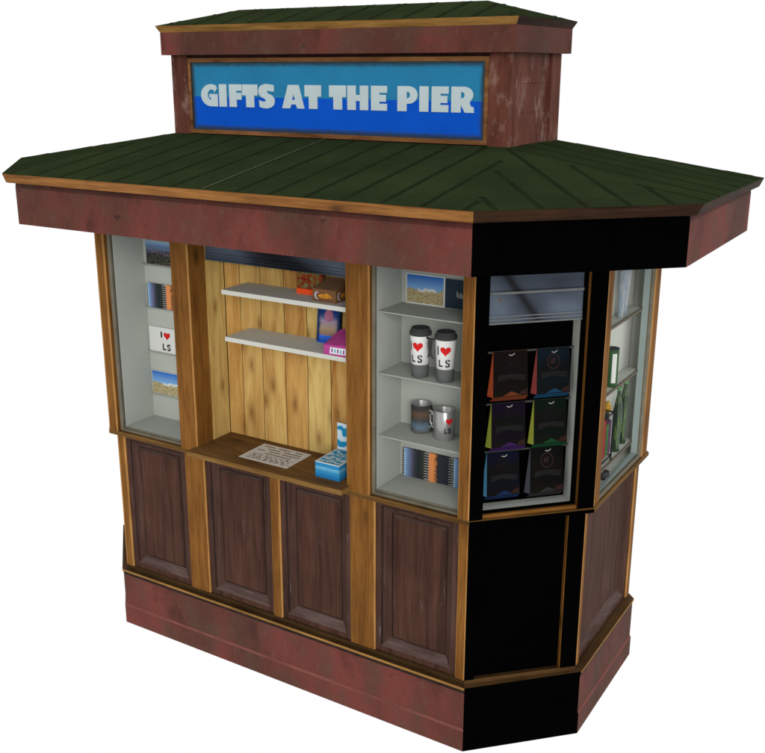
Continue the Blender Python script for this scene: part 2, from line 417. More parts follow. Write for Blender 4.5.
# window frames (dark strips) and niches of the two front windows
def window_frame(F, x0, x1, z0, z1, wid, dep, m, name='window_frame', inner=None):
    mb = MB(F); a = (x0, x1, z0, z1); b = (x0+wid, x1-wid, z0+wid*.8, z1-wid*.8)
    def V4(r, y): return [(r[0], y, r[2]), (r[1], y, r[2]), (r[1], y, r[3]), (r[0], y, r[3])]
    V = V4(a, dep) + V4(b, dep+.012) + V4(b, dep+.03) + V4(a, dep+.03)
    F_ = []
    for o in (0, 4, 8): F_ += [(o+i, o+(i+1) % 4, o+4+(i+1) % 4, o+4+i) for i in range(4)]
    mb.add(V, F_, m); return mb.build(name, kiosk)
MI = Matrix.Translation((0, -1.127, 0))
for s in (-1, 1):
    x0, x1 = (.794, 1.4185) if s > 0 else (-1.4185, -.794)
    window_frame(MI, x0, x1, UZ0, UZ1, .015, .036, M['frame'])
    mb = MB(); X0, X1 = (.817, 1.390) if s > 0 else (-1.390, -.817)
    X0 -= .008; X1 += .008; yb = -.757; g = M['grey']; z0 = 1.66
    V = [(X0, -1.06, z0), (X1, -1.06, z0), (X1, yb, z0), (X0, yb, z0), (X0, -1.06, UZ1), (X1, -1.06, UZ1), (X1, yb, UZ1), (X0, yb, UZ1)]
    mb.add(V, [(0, 1, 2, 3), (0, 3, 7, 4), (1, 5, 6, 2), (3, 2, 6, 7)], g)
    mb.box(X0-.02, X1+.02, -1.0595, -1.0575, 1.636, 1.66, M['frame'])
    n = mb.build('display_niche', kiosk)
    if s > 0:
        for z in (2.825, 2.432, 2.022):
            q = MB(); q.box(X0+.001, X1-.001, -1.045, yb-.0005, z-.007, z, {'*': M['grey'], '-y': M['greyd']}); q.build('display_shelf', kiosk)
    else:
        for z in (2.850, 2.527, 2.185, 1.849):
            q = MB(); q.box(X0+.001, X1-.001, yb-.024, yb-.0005, z-.008, z, {'*': M['grey'], '-y': M['greyd']}); q.build('display_shelf', kiosk)
# serving hatch: boards behind, side linings, counter
mb = MB(); YB = -.76
xs = [-.6325, -.4965, -.315, -.116, .072, .263, .447, .638]
for j, (a, b) in enumerate(zip(xs[:-1], xs[1:])):
    mb.box(a+.0035, b-.0035, YB, YB+.02, 1.61, UZ1, BM[j])
mb.box(-.64, .64, YB+.006, YB+.018, 1.61, UZ1, M['void'])
mb.box(-.652, -.6335, -.9545, YB-.003, 1.61, UZ1, BM[7])
mb.box(.6385, .652, -.9545, YB-.003, 1.61, UZ1, BM[4])
mb.build('back_wall', kiosk)
mb = MB(); cx = .648
mb.box(-.6465, cx, -1.222, YB-.001, 1.636, 1.6705, {'*': M['counter'], '-y': M['silledge'], '+x': M['silledge']})
mb.build('counter', kiosk)
for xa, zt in ((-.42, 2.815), (-.405, 2.491)):
    q = MB(); q.box(xa, .636, -1.045, YB-.001, zt-.030, zt, M['shelf']); q.build('wall_shelf', kiosk)
def shutter(F, x0, x1, z0, y, st):
    """steel shutter sheet with folded ribs, one profile swept along the wall"""
    prof = [(0, 0), (.007, .001), (.007, .011), (.001, .014), (.001, .020), (.005, .023), (.005, .030), (.001, .034), (.001, .040), (.004, .043), (.004, .050), (0, .054),
            (0, .168), (.010, .176), (.010, .190), (0, .198), (0, UZ1-z0), (-.010, UZ1-z0), (-.010, 0)]
    mb = MB(F); n = len(prof); V = [(x0, y-a, z0+b) for a, b in prof] + [(x1, y-a, z0+b) for a, b in prof]
    ms = [st]*n
    for i in (1, 5, 9, 13): ms[i] = M['steelb'] if st is not M['steelf'] else st
    mb.add(V, [(i, n+i, n+(i+1) % n, (i+1) % n) for i in range(n)] + [tuple(range(n)), tuple(range(2*n-1, n-1, -1))], ms+[st, st])
    mb.build('roller_shutter', kiosk)
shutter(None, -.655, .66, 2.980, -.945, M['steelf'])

# ---- chamfered display window (front right), unlit faces coloured black
F1, L1 = edge_frame(U8, 1)
mb = MB(F1); mb.post(.0008, .088, -.0008, .05, UZ0, UZ1, m=BK, e=BK, front=BK); mb.build('window_post', kiosk)
mb = MB(F1); mb.prism([(.700, -.0008), (L1-.0008, -.0008), (L1-.0008, .05), (.700, .05)], UZ0, UZ1, [BK, BK, BK, M['post']], top=BK, bot=BK); mb.build('window_post', kiosk)
# window reveal: amber rail at the bottom, inner frame in unlit black, grey box
mb = MB(F1); mb.box(.0885, .6995, .012, .06, UZ0, 1.657, {'*': M['post2'], '-y': M['post2']}); mb.build('window_rail', kiosk)
mb = MB(F1)
mb.box(.676, .6995, .030, .055, 1.658, UZ1, BK); mb.box(.0885, .676, .030, .055, 1.658, 1.668, BK)
mb.build('window_frame', kiosk)
mb = MB(F1); s0, s1, d0, d1 = .10, .676, .056, .152; z0 = 1.669
ND = {'*': M['grey']}
V = [(s0, .056, z0), (s1, .056, z0), (s1, d1, z0), (s0, d1, z0), (s0, .056, UZ1), (s1, .056, UZ1), (s1, d1, UZ1), (s0, d1, UZ1)]
mb.add(V, [(0, 1, 2, 3), (0, 3, 7, 4), (1, 5, 6, 2), (3, 2, 6, 7)], [M['grey'], M['grey'], M['grey'], BK])
nb = mb.build('display_niche', kiosk); nb['label'] = 'grey lined display box with back panel coloured unlit black'
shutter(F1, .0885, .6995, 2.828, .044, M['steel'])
for z in (2.642, 2.322, 2.020):
    mb = MB(F1); mb.box(.106, .672, .118, .124, z-.007, z+.004, M['steelrail']); mb.build('hanging_rail', kiosk)

# ---- right side display window
F2, L2 = edge_frame(U8, 2)          # local x = world y + .5447 ; depth = 2.0654 - x
for a, b in ((.0008, .105), (.972, L2-.0008)):
    mb = MB(F2); mb.post(a, b, 0, .05, UZ0, UZ1); mb.build('window_post', kiosk)
window_frame(F2, .104, .973, UZ0, UZ1, .022, .008, M['frame'])
mb = MB(F2)   # pale lining inside the frame
a = (.120, .912+.04, 1.662, UZ1); 
V = [(a[0], .03, a[2]), (a[1], .03, a[2]), (a[1], .03, a[3]), (a[0], .03, a[3]), (a[0], .062, a[2]), (a[1]-.03, .066, a[2]+.012), (a[1]-.03, .066, a[3]), (a[0], .062, a[3])]
mb.add(V, [(0, 1, 5, 4), (1, 2, 6, 5), (3, 0, 4, 7)], M['lining']); mb.build('window_lining', kiosk)
mb = MB(F2); g = M['grey2']; y1 = .165
V = [(.04, .0665, 1.645), (1.075, .0665, 1.645), (1.075, y1, 1.645), (.04, y1, 1.645), (.04, .0665, UZ1), (1.075, .0665, UZ1), (1.075, y1, UZ1), (.04, y1, UZ1)]
mb.add(V, [(0, 1, 2, 3), (0, 3, 7, 4), (1, 5, 6, 2), (3, 2, 6, 7)], g); mb.build('display_niche', kiosk)
for z in (2.702, 2.269, 1.757):
    mb = MB(F2); mb.box(.06, .975, .071, y1-.0005, z-.008, z, M['grey2']); o = mb.build('display_shelf', kiosk)
    q = MB(F2); q.box(.06, .976, .062, .0708, z-.013, z+.004, M['rail']); q.build('shelf_rail', o)
# remaining upper walls (left and rear): boarded and closed
for i in (3, 4, 5, 6, 7):
    F, Ln = edge_frame(U8, i); c = Ln/2
    if i == 4: pp = [(0, .08), (c-.8, c-.63), (c+.63, c+.8), (Ln-.08, Ln)]
    else: pp = [(0, .1), (Ln-.1, Ln)]
    for a, b in pp:
        mb = MB(F); mb.post(a+.0006, b-.0006, 0, .05, UZ0, UZ1); mb.build('window_post', kiosk)
    for q in range(len(pp)-1):
        mb = MB(F); x0, x1 = pp[q][1]-.002, pp[q+1][0]+.002; n = max(2, round((x1-x0)/.19)); st = (x1-x0)/n
        for j in range(n): mb.box(x0+j*st+.003, x0+(j+1)*st-.003, .03, .05, UZ0, UZ1, M['post'])
        mb.box(x0, x1, .035, .048, UZ0, UZ1, M['void']); mb.build('wall_boarding', kiosk)

# ---- fascia, eave moulding, main roof
O = octo('F', YO); Oi = octo('F', YO, .003)
mb = MB(); fm = ring_m(M['red'])
mb.loft(O, Z['F0'], O, Z['F1']-.03, fm, bot=M['paneld']); mb.loft(O, Z['F1']-.03, Oi, Z['F1'], ring_m(M['redd']), top=M['paneld'])
mb.build('fascia', kiosk)
mb = MB(); lm = [M['lipd']]*8; lm[0] = M['lip']  # front takes the lit timber, other sides the shaded copy
Lp = octo('L', YO); Ep = octo('E', YO)
Ls = octo('L', YO, .012)
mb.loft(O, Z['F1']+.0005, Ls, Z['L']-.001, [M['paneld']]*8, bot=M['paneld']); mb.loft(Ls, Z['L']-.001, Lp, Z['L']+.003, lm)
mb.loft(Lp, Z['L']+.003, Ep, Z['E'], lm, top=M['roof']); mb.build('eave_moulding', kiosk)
CO = -.0149; CX, CY = 1.342, .3931
cr = [(-CX, CO-CY), (CX, CO-CY), (CX, CO+CY), (-CX, CO+CY)]
E3 = [Vector((x, y, Z['E']+.001)) for x, y in octo('E', YO, -.002)]; c3 = [Vector((x, y, Z['C0'])) for x, y in cr]
c3i = [Vector((v.x*.97, CO+(v.y-CO)*.97, v.z+.0003)) for v in c3]
roof = [(E3[0], E3[1], c3[1], c3[0]), (E3[1], E3[2], c3[1]), (E3[2], E3[3], c3[2], c3[1]), (E3[3], E3[4], c3[2]),
        (E3[4], E3[5], c3[3], c3[2]), (E3[5], E3[6], c3[3]), (E3[6], E3[7], c3[0], c3[3]), (E3[7], E3[0], c3[0])]
mb = MB()
for f in roof: mb.add(f, [tuple(range(len(f)))], M['roof'])
mb.add(c3, [(0, 1, 2, 3)], M['roof'])
ro = mb.build('roof', kiosk)
def clip_seg(p, dr, poly2):
    """inside part of the ray p + t*dr in a convex CCW polygon"""
    t0, t1 = 1e-4, 1e9
    n = len(poly2)
    for i in range(n):
        a = poly2[i]; b = poly2[(i+1) % n]; e = (b[0]-a[0], b[1]-a[1]); nrm = (-e[1], e[0])
        num = (p[0]-a[0])*nrm[0]+(p[1]-a[1])*nrm[1]; den = dr[0]*nrm[0]+dr[1]*nrm[1]
        if abs(den) < 1e-9:
            if num < 0: return None
            continue
        t = -num/den
        if den > 0: t0 = max(t0, t)
        else: t1 = min(t1, t)
    return (t0, t1) if t1-t0 > .03 else None
def seams(mb, face, step, off, h, wd, m, skip=None):
    o = face[0]; ex = (face[1]-face[0]).normalized(); nn = ex.cross(face[-1]-face[0]).normalized(); ey = nn.cross(ex)
    p2 = [((v-o).dot(ex), (v-o).dot(ey)) for v in face]; Ln = p2[1][0]; u = off
    while u < Ln-.03:
        r = clip_seg((u, 0), (0, 1), p2)
        if r:
            a = o+ex*u+ey*max(r[0], .012); b = o+ex*u+ey*(r[1]-.002)
            q = ex*wd/2; k = ex*wd*.18
            mb.add([a-q, a+q, a+k+nn*h, a-k+nn*h, b-q, b+q, b+k+nn*h, b-k+nn*h], [(0, 1, 2, 3), (1, 5, 6, 2), (3, 2, 6, 7), (0, 3, 7, 4), (5, 4, 7, 6)], m)
        u += step
mb = MB()
for i, f in enumerate(roof):
    Ln = (f[1]-f[0]).length
    seams(mb, list(f), .240, (Ln/2 % .240) if i in (0, 4) else .12, .0022, .036, M['seam'])
mb.build('roof_seams', kiosk)['kind'] = 'stuff'
q = MB(); a = Vector((0, E3[0].y+.004, Z['E']+.0055)); b = Vector((0, CO-CY-.002, Z['C0']+.0045))
q.add([a+Vector((-.0035, 0, 0)), a+Vector((.0035, 0, 0)), b+Vector((.0035, 0, 0)), b+Vector((-.0035, 0, 0))], [(0, 1, 2, 3)], M['seamw'])
q.build('roof_joint', kiosk)

# ---- raised sign box (cupola)
y0, y1 = CO-CY, CO+CY; z0, z1 = Z['C0']-.03, Z['CF0']
for a, b in ((-CX, -1.192), (1.197, CX)):
    for f, k in ((y0, 1), (y1, -1)):
        mb = MB(); mb.box(a, b, min(f, f+k*.052), max(f, f+k*.052), z0, z1, M['cup'])
        mb.box(a+.003, b-.003, min(f-k*.003, f), max(f-k*.003, f), z0, z1, M['cup']) if False else None
        mb.build('cupola_post', kiosk)
mb = MB(); mb.box(-1.31, 1.31, y0+.03, y1-.03, z0, z1, M['cupd']); mb.build('cupola_core', kiosk)
for s in (-1, 1):
    for ya, yb in ((y0+.0525, y0+.155), (y1-.155, y1-.0525)):
        mb = MB(); mb.box(*sorted((s*1.30, s*CX)), ya, yb, z0, z1, M['cup']); mb.build('cupola_post', kiosk)
    for za, zb in ((z0, 3.9685), (3.970, 4.1445), (4.146, z1)):
        mb = MB(); dd = 1.326 if za != 3.970 else 1.322
        mb.box(*sorted((s*1.30, s*dd)), y0+.161, y1-.161, za, zb, M['cup']); mb.build('cupola_panel', kiosk)
mb = MB(); mb.box(-1.19, 1.19, y1-.03, y1-.012, z0, z1, M['cup']); mb.build('cupola_panel', kiosk)
# sign
def signmat():
    t = NT('sea_blue_sign', .7, .0)
    s = t.sep(t.co((1, 1, 1)))
    c = t.mix(t.thr(s[2], 4.0395, 4.0405), col((18, 82, 190)), col((46, 122, 168)))
    r = t.math('GREATER_THAN', s[2], 4.040); c = t.mix(r, col((18, 88, 204)), col((46, 130, 174)))
    n = t.noise(t.co((2.2, 1, 2.2)), 1.8, 5, .6)
    c = t.mix(.6, c, t.ramp(n, [(.3, (.78, .8, .82, 1)), (.65, (1, 1, 1, 1))]), 'MULTIPLY')
    # grime along the rim of the panel
    u = t.math('SUBTRACT', 1.165, t.math('ABSOLUTE', t.math('SUBTRACT', s[0], .004)))
    v = t.math('SUBTRACT', .2325, t.math('ABSOLUTE', t.math('SUBTRACT', s[2], 4.0425)))
    e = t.math('MINIMUM', u, v); g = t.noise(t.co((9, 9, 9)), 2, 4)
    e = t.math('ADD', e, t.math('MULTIPLY', g, -.022))
    c = t.mix(t.math('MULTIPLY', t.thr(e, .020, -.0), .75), c, col((40, 52, 58)))
    k = t.ramp(e, [(0.0, (1, 1, 1, 1)), (.03, (0, 0, 0, 1))]); c = t.mix(t.math('MULTIPLY', k, .6), c, col((52, 66, 70)))
    sp = t.noise(t.co((24, 24, 24), loc=(2, 2, 2)), 2, 2); c = t.mix(t.math('MULTIPLY', t.thr(sp, .76, .80), .45), c, col((150, 175, 190)))
    return t.out(c)
sg = MB(); sg.box(-1.161, 1.169, y0+.008, y0+.029, 3.810, 4.275, signmat()); sgo = sg.build('sign_panel', kiosk)
mb = MB(); sf = wood('sign_frame_timber', (122, 82, 48), (140, 96, 58), (88, 56, 32), axis='r', streak=9)
a = (-1.188, 1.195, 3.782, 4.303); b = (-1.161, 1.169, 3.810, 4.275)
def V4(r, y): return [(r[0], y, r[2]), (r[1], y, r[2]), (r[1], y, r[3]), (r[0], y, r[3])]
V = V4(a, y0+.0295) + V4(a, y0-.001) + V4(b, y0-.001) + V4(b, y0+.0295); ff = []
for o in (0, 4, 8): ff += [(o+i, o+(i+1) % 4, o+4+(i+1) % 4, o+4+i) for i in range(4)]
mb.add(V, ff, [sf]*4+[sf]*4+[M['paneld']]*4); mb.build('sign_frame', sgo)
# chunky lettering
def arc(cx, cy, rx, ry, a0, a1, n=10): return [(cx+rx*math.cos(math.radians(a0+(a1-a0)*i/n)), cy+ry*math.sin(math.radians(a0+(a1-a0)*i/n))) for i in range(n+1)]
G = {}
G['I'] = [[(0, 0), (1, 0), (1, 1), (0, 1)]]
G['T'] = [[(.25, 0), (.77, 0), (.77, .52), (1, .52), (1, 1), (0, 1), (0, .52), (.25, .52)]]
G['F'] = [[(0, 0), (.55, 0), (.55, .33), (.93, .33), (.93, .63), (.55, .63), (.55, .72), (1, .72), (1, 1), (0, 1)]]
G['E'] = [[(0, 0), (1, 0), (1, .28), (.52, .28), (.52, .36), (.93, .36), (.93, .64), (.52, .64), (.52, .72), (1, .72), (1, 1), (0, 1)]]
G['H'] = [[(0, 0), (.41, 0), (.41, .37), (.60, .37), (.60, 0), (1, 0), (1, 1), (.60, 1), (.60, .62), (.41, .62), (.41, 1), (0, 1)]]
G['A'] = [[(0, 0), (.36, 0), (.42, .17), (.62, .17), (.68, 0), (1, 0), (.76, 1), (.28, 1)], [(.45, .37), (.52, .60), (.59, .37)]]
G['P'] = [[(0, 0), (.46, 0), (.46, .30)] + arc(.56, .65, .44, .35, -95, 90) + [(0, 1)], [(.46, .52), (.46, .78)] + arc(.50, .65, .13, .13, 85, -85, 6)]
G['R'] = [[(0, 0), (.42, 0), (.42, .30), (.60, 0), (1, 0), (.97, .22), (.86, .24), (.80, .38)] + arc(.55, .68, .40, .32, -40, 90) + [(0, 1)], [(.42, .55), (.42, .80)] + arc(.46, .675, .12, .12, 85, -85, 6)]
G['G'] = [arc(.62, .5, .62, .5, 262, 62, 16) + [(.98, .80), (.80, .62)] + arc(.66, .52, .26, .24, 60, 235, 8) + [(.60, .30), (.60, .40), (.50, .40), (.50, .56), (1, .56), (1, .0)]]
G['S'] = [[(.96, .98), (.96, .70), (.72, .72), (.60, .74), (.52, .70), (.60, .62), (.84, .54), (.97, .42), (1.0, .28), (.94, .12), (.78, .02), (.55, -.03), (.3, -.02), (.06, .03), (.04, .33), (.2, .28), (.38, .26), (.46, .30), (.40, .38), (.18, .46), (.04, .58), (0, .72), (.06, .88), (.2, .98), (.42, 1.03), (.68, 1.02)]]
def glyph(mb, ch, x0, x1, zb, zt, frame, th, m):
    flat(mb, [[(x0+(x1-x0)*u, zb+(zt-zb)*v) for u, v in L] for L in G[ch]], th, m, frame)
lettering = 'GIFTSATTHEPIER'
xsr = [(-1.078, -.924), (-.91, -.842), (-.818, -.699), (-.702, -.564), (-.558, -.417), (-.355, -.168), (-.165, -.030), (.034, .168), (.178, .340), (.361, .482), (.559, .706), (.719, .784), (.806, .925), (.944, 1.102)]
lmat = plain('pale_sign_letters', (196, 212, 216), var=.08, sc=6)
mb = MB()
for ch, (a, b) in zip(lettering, xsr): glyph(mb, ch, a, b, 3.972, 4.126, lambda u, v, t: (u, y0+.0075-t, v), .004, lmat)
mb.build('sign_lettering', sgo)
# cap fascia + cap roof
fx, fy = 1.3868, .446
R4 = [(-fx, CO-fy), (fx, CO-fy), (fx, CO+fy), (-fx, CO+fy)]; ex, ey = 1.4112, .4693
R5 = [(-ex, CO-ey), (ex, CO-ey), (ex, CO+ey), (-ex, CO+ey)]
mb = MB(); mb.prism(R4, Z['CF0']-.001, Z['CF1'], M['red'], bot=M['paneld']); mb.build('cap_fascia', kiosk)
mb = MB(); goldr = [M['gold'], M['lipd'], M['lipd'], M['lipd']]  # gold front as lit, other sides coloured as in shade
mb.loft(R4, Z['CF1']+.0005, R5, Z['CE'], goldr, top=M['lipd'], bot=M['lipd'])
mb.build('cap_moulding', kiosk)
q = [Vector((x*1.001, y, Z['CE']+.001)) for x, y in R5]; ra = Vector((-1.015, CO, Z['R'])); rb = Vector((.985, CO, Z['R']))
cap = [(q[0], q[1], rb, ra), (q[1], q[2], rb), (q[2], q[3], ra, rb), (q[3], q[0], ra)]
mb = MB()
for f in cap: mb.add(f, [tuple(range(len(f)))], M['roof'])
mb.build('cap_roof', kiosk)
mb = MB()
for f in cap: seams(mb, list(f), .240, .12, .0018, .04, M['seam'])
mb.build('cap_roof_seams', kiosk)['kind'] = 'stuff'

# ================================================================== goods
def img(name, f): t = NT(name, .7, .04); f(t); return t.m
def bright(name, c, k=1.18, **kw): return plain(name, c, k=k, **kw)
def photo_blue(t, w1=1.0):
    v = t.co((1, 1, 1), gen=True); s = t.sep(v)
    n = t.noise(t.co((3, 1, 1.2), gen=True), 2.2, 5); n2 = t.noise(t.co((9, 1, 7), gen=True), 2.0, 5, .7)
    sky = t.ramp(s[2], [(.45, col((120, 160, 200), 1.0)), (1, col((38, 92, 168), 1.0))])
    land = t.ramp(n2, [(.32, col((92, 92, 66), 1.0)), (.48, col((150, 136, 98), 1.0)), (.66, col((178, 170, 140), 1.0))])
    h = t.math('ADD', .30, t.math('MULTIPLY', n, .42))
    c = t.mix(t.math('GREATER_THAN', s[2], h), land, sky)
    # pale band of buildings
    b = t.math('MULTIPLY', t.math('LESS_THAN', t.math('ABSOLUTE', t.math('SUBTRACT', s[2], t.math('SUBTRACT', h, .03))), .05), t.math('LESS_THAN', t.math('ABSOLUTE', t.math('SUBTRACT', s[0], .55)), .25))
    c = t.mix(t.math('MULTIPLY', b, .8), c, col((196, 200, 200), 1.0))
    t.out(c)
def photo_dusk(t):
    s = t.sep(t.co((1, 1, 1), gen=True)); n = t.noise(t.co((5, 1, 3), gen=True), 2, 5, .7)
    c = t.ramp(s[2], [(.0, col((66, 62, 54), 1)), (.35, col((52, 56, 52), 1)), (.55, col((88, 84, 100), 1)), (.8, col((88, 112, 146), 1)), (1, col((128, 158, 186), 1))])
    c = t.mix(t.math('MULTIPLY', t.thr(n, .5, .58), t.math('LESS_THAN', s[2], .6)), c, col((36, 40, 38), 1))
    r = t.noise(t.co((7, 1, 6), gen=True, loc=(3, 3, 3)), 2, 3)
    c = t.mix(t.math('MULTIPLY', t.thr(r, .6, .66), t.math('LESS_THAN', s[2], .6)), c, col((126, 92, 80), 1))
    t.out(c)
def cover_blue(t):
    s = t.sep(t.co((1, 1, 1), gen=True)); n = t.noise(t.co((4, 1, 4), gen=True), 2.4, 5, .7)
    x = t.math('ADD', s[0], t.math('MULTIPLY', n, .25))
    c = t.ramp(x, [(.12, col((150, 182, 206), 1)), (.25, col((104, 130, 168), 1)), (.5, col((82, 80, 104), 1)), (.62, col((54, 58, 66), 1)), (.85, col((34, 42, 42), 1)), (1, col((46, 50, 48), 1))])
    t.out(c)
def cover_orange(t):
    s = t.sep(t.co((1, 1, 1), gen=True)); n = t.noise(t.co((3, 1, 3), gen=True, loc=(7, 0, 2)), 2.4, 5, .7)
    x = t.math('ADD', s[0], t.math('MULTIPLY', n, .55))
    c = t.ramp(x, [(.28, col((196, 122, 84), 1)), (.52, col((198, 128, 70), 1)), (.62, col((150, 92, 60), 1)), (.68, col((48, 48, 50), 1)), (1, col((40, 44, 52), 1))])
    t.out(c)
PB = img('sunny_coast_photo', photo_blue); PD = img('dusk_valley_photo', photo_dusk)
CB = img('blue_mist_cover', cover_blue); COv = img('orange_sunset_cover', cover_orange)
WH = bright('white_card', (206, 208, 204), var=.03); SH = bright('pale_card', (168, 170, 162), var=.04)
BL = bright('ink_black', (30, 30, 32), rough=.5); RD = bright('heart_red', (204, 34, 32)); DG = bright('dark_grey_rubber', (58, 60, 60), rough=.6); DGB = bright('grey_tumbler_base', (92, 95, 94), rough=.6)
def card(name, label, cat, x, y, z, wd, h, pic, t=.006, brd=.008, group=None, tilt=0):
    """flat card standing at x (left), y (front), z (bottom)"""
    root = thing(name, label, cat, (x, y, z), 0, group); root.rotation_euler = (tilt, 0, 0)
    m = MB(); m.box(0, wd, 0, t, 0, h, WH); m.build('card_back', root)
    m = MB(); m.box(brd, wd-brd, -.002, -.0003, brd, h-brd*.8, pic); m.build('picture', root); return root
YC = -.757
card('postcard', 'dark mountain dusk postcard on the top ledge of the left window', 'postcard', -1.366, YC-.009, 2.8505, .35, .178, PD, brd=.003)
card('postcard', 'sunny blue sky beach postcard on the lowest ledge of the left window', 'postcard', -1.385, YC-.009, 1.8495, .36, .182, PB, brd=.004)
r = card('landscape_print', 'wide landscape print of blue sky and sandstone on top shelf of right window', 'print', .842, YC-.009, 2.8255, .275, .192, PB, brd=.010)
rp = card('souvenir_print', 'dark slate blue print with small pale lettering beside the sandstone landscape print', 'print', 1.118, YC-.009, 2.8255, .25, .186, bright('slate_blue_print', (44, 60, 72), var=.3, sc=8), brd=.002)
m = MB()
for i, (a, b) in enumerate(((.082, .078), (.094, .07), (.106, .072), (.118, .07), (.13, .072))): m.box(a, a+.006, -.0032, -.0021, b, b+.034-(i % 2)*.006, SH)
m.build('lettering', rp)
def heart(mb, cx, cz, s, frame, th, m):
    pts = []
    for i in range(28):
        t = 2*math.pi*i/28; pts.append((cx+s*16*math.sin(t)**3/17, cz+s*(13*math.cos(t)-5*math.cos(2*t)-2*math.cos(3*t)-math.cos(4*t))/17))
    flat(mb, [pts], th, m, frame)
Gl = {'I': G['I'], 'L': [[(0, 0), (1, 0), (1, .22), (.32, .22), (.32, 1), (0, 1)]],
      'S': [[(.95, .92), (.95, .68), (.7, .76), (.45, .79), (.30, .72), (.36, .62), (.75, .52), (.95, .40), (1, .26), (.9, .1), (.65, 0), (.3, 0), (.02, .06), (.04, .30), (.35, .20), (.62, .20), (.7, .28), (.6, .38), (.2, .50), (.03, .62), (0, .76), (.1, .92), (.35, 1.0), (.7, 1.0)]]}
def heart_strips(mb, cx, cz, s, sz, frame, m, n=18):
    def xz(t): return s*16*math.sin(t)**3/17, sz*(13*math.cos(t)-5*math.cos(2*t)-2*math.cos(3*t)-math.cos(4*t))/17
    right = [xz(math.pi*i/120) for i in range(121)]
    cols = []
    for j in range(-n, n+1):
        u = abs(j)/n*s*16/17*.999; zs = []
        for a, b in zip(right[:-1], right[1:]):
            if (a[0]-u)*(b[0]-u) <= 0 and a[0] != b[0]: zs.append(a[1]+(b[1]-a[1])*(u-a[0])/(b[0]-a[0]))
        if j == 0: zs = [right[0][1], right[-1][1]]
        cols.append((math.copysign(u, j), min(zs), max(zs)))
    V = []
    for u, a, b in cols: V += [frame(cx+u, cz+a, .0006), frame(cx+u, cz+b, .0006)]
    mb.add(V, [(2*i, 2*i+2, 2*i+3, 2*i+1) for i in range(len(cols)-1)], m)
def g2(mb, ch, a, b, zb, zt, frame, th, m): flat(mb, [[(a+(b-a)*u, zb+(zt-zb)*v) for u, v in L] for L in Gl[ch]], th, m, frame)
r = thing('souvenir_card', 'white card reading I heart LS standing in the left window', 'card', (-1.386, YC-.009, 2.1855))
m = MB(); m.box(0, .37, 0, .007, 0, .192, WH); m.build('card_back', r)
fr = lambda u, v, t: (u, -.0003-t, v)
m = MB(); g2(m, 'I', .118, .132, .115, .16, fr, .0015, BL); g2(m, 'L', .132, .164, .02, .07, fr, .0015, BL); g2(m, 'S', .176, .210, .018, .07, fr, .0015, BL)
heart(m, .180, .134, .034, fr, .0015, RD); m.build('lettering', r)
# spiral notebooks
def notebook(x, z, label, pic, mirror=False, h=.195, wd=.178):
    r = thing('spiral_notebook', label, 'notebook', (x, YC-.016, z), 0, 'spiral notebooks in the two front windows')
    m = MB(); m.box(.014, wd-.014, 0, .013, 0, h, pic); m.build('cover', r)
    m = MB(); m.box(.002, wd-.002, .004, .010, .003, h-.003, BL); m.build('pages', r)
    for xa in (.008, wd-.008):
        m = MB(); n = 11
        for i in range(n):
            zc = h*(i+.5)/n; m.tube([(xa-.007, .005, zc), (xa-.005, -.004, zc+.001), (xa+.004, -.005, zc+.003), (xa+.007, .003, zc+.003)], .0032, SH, 6)
        m.build('spiral_binding', r)
    return r
notebook(-1.378, 2.5275, 'spiral notebook with pale blue to black cover, left of the pair in the left window', CB, h=.182)
notebook(-1.198, 2.5275, 'spiral notebook with orange cover half hidden by the post in the left window', COv, h=.182)
notebook(.832, 1.6605, 'spiral notebook with blue to black cover at the bottom of the right window', CB)
notebook(1.014, 1.6605, 'spiral notebook with orange sunset cover at the bottom of the right window', COv)
notebook(1.196, 1.6605, 'spiral notebook mostly hidden behind the corner post, right of the orange one', CB)
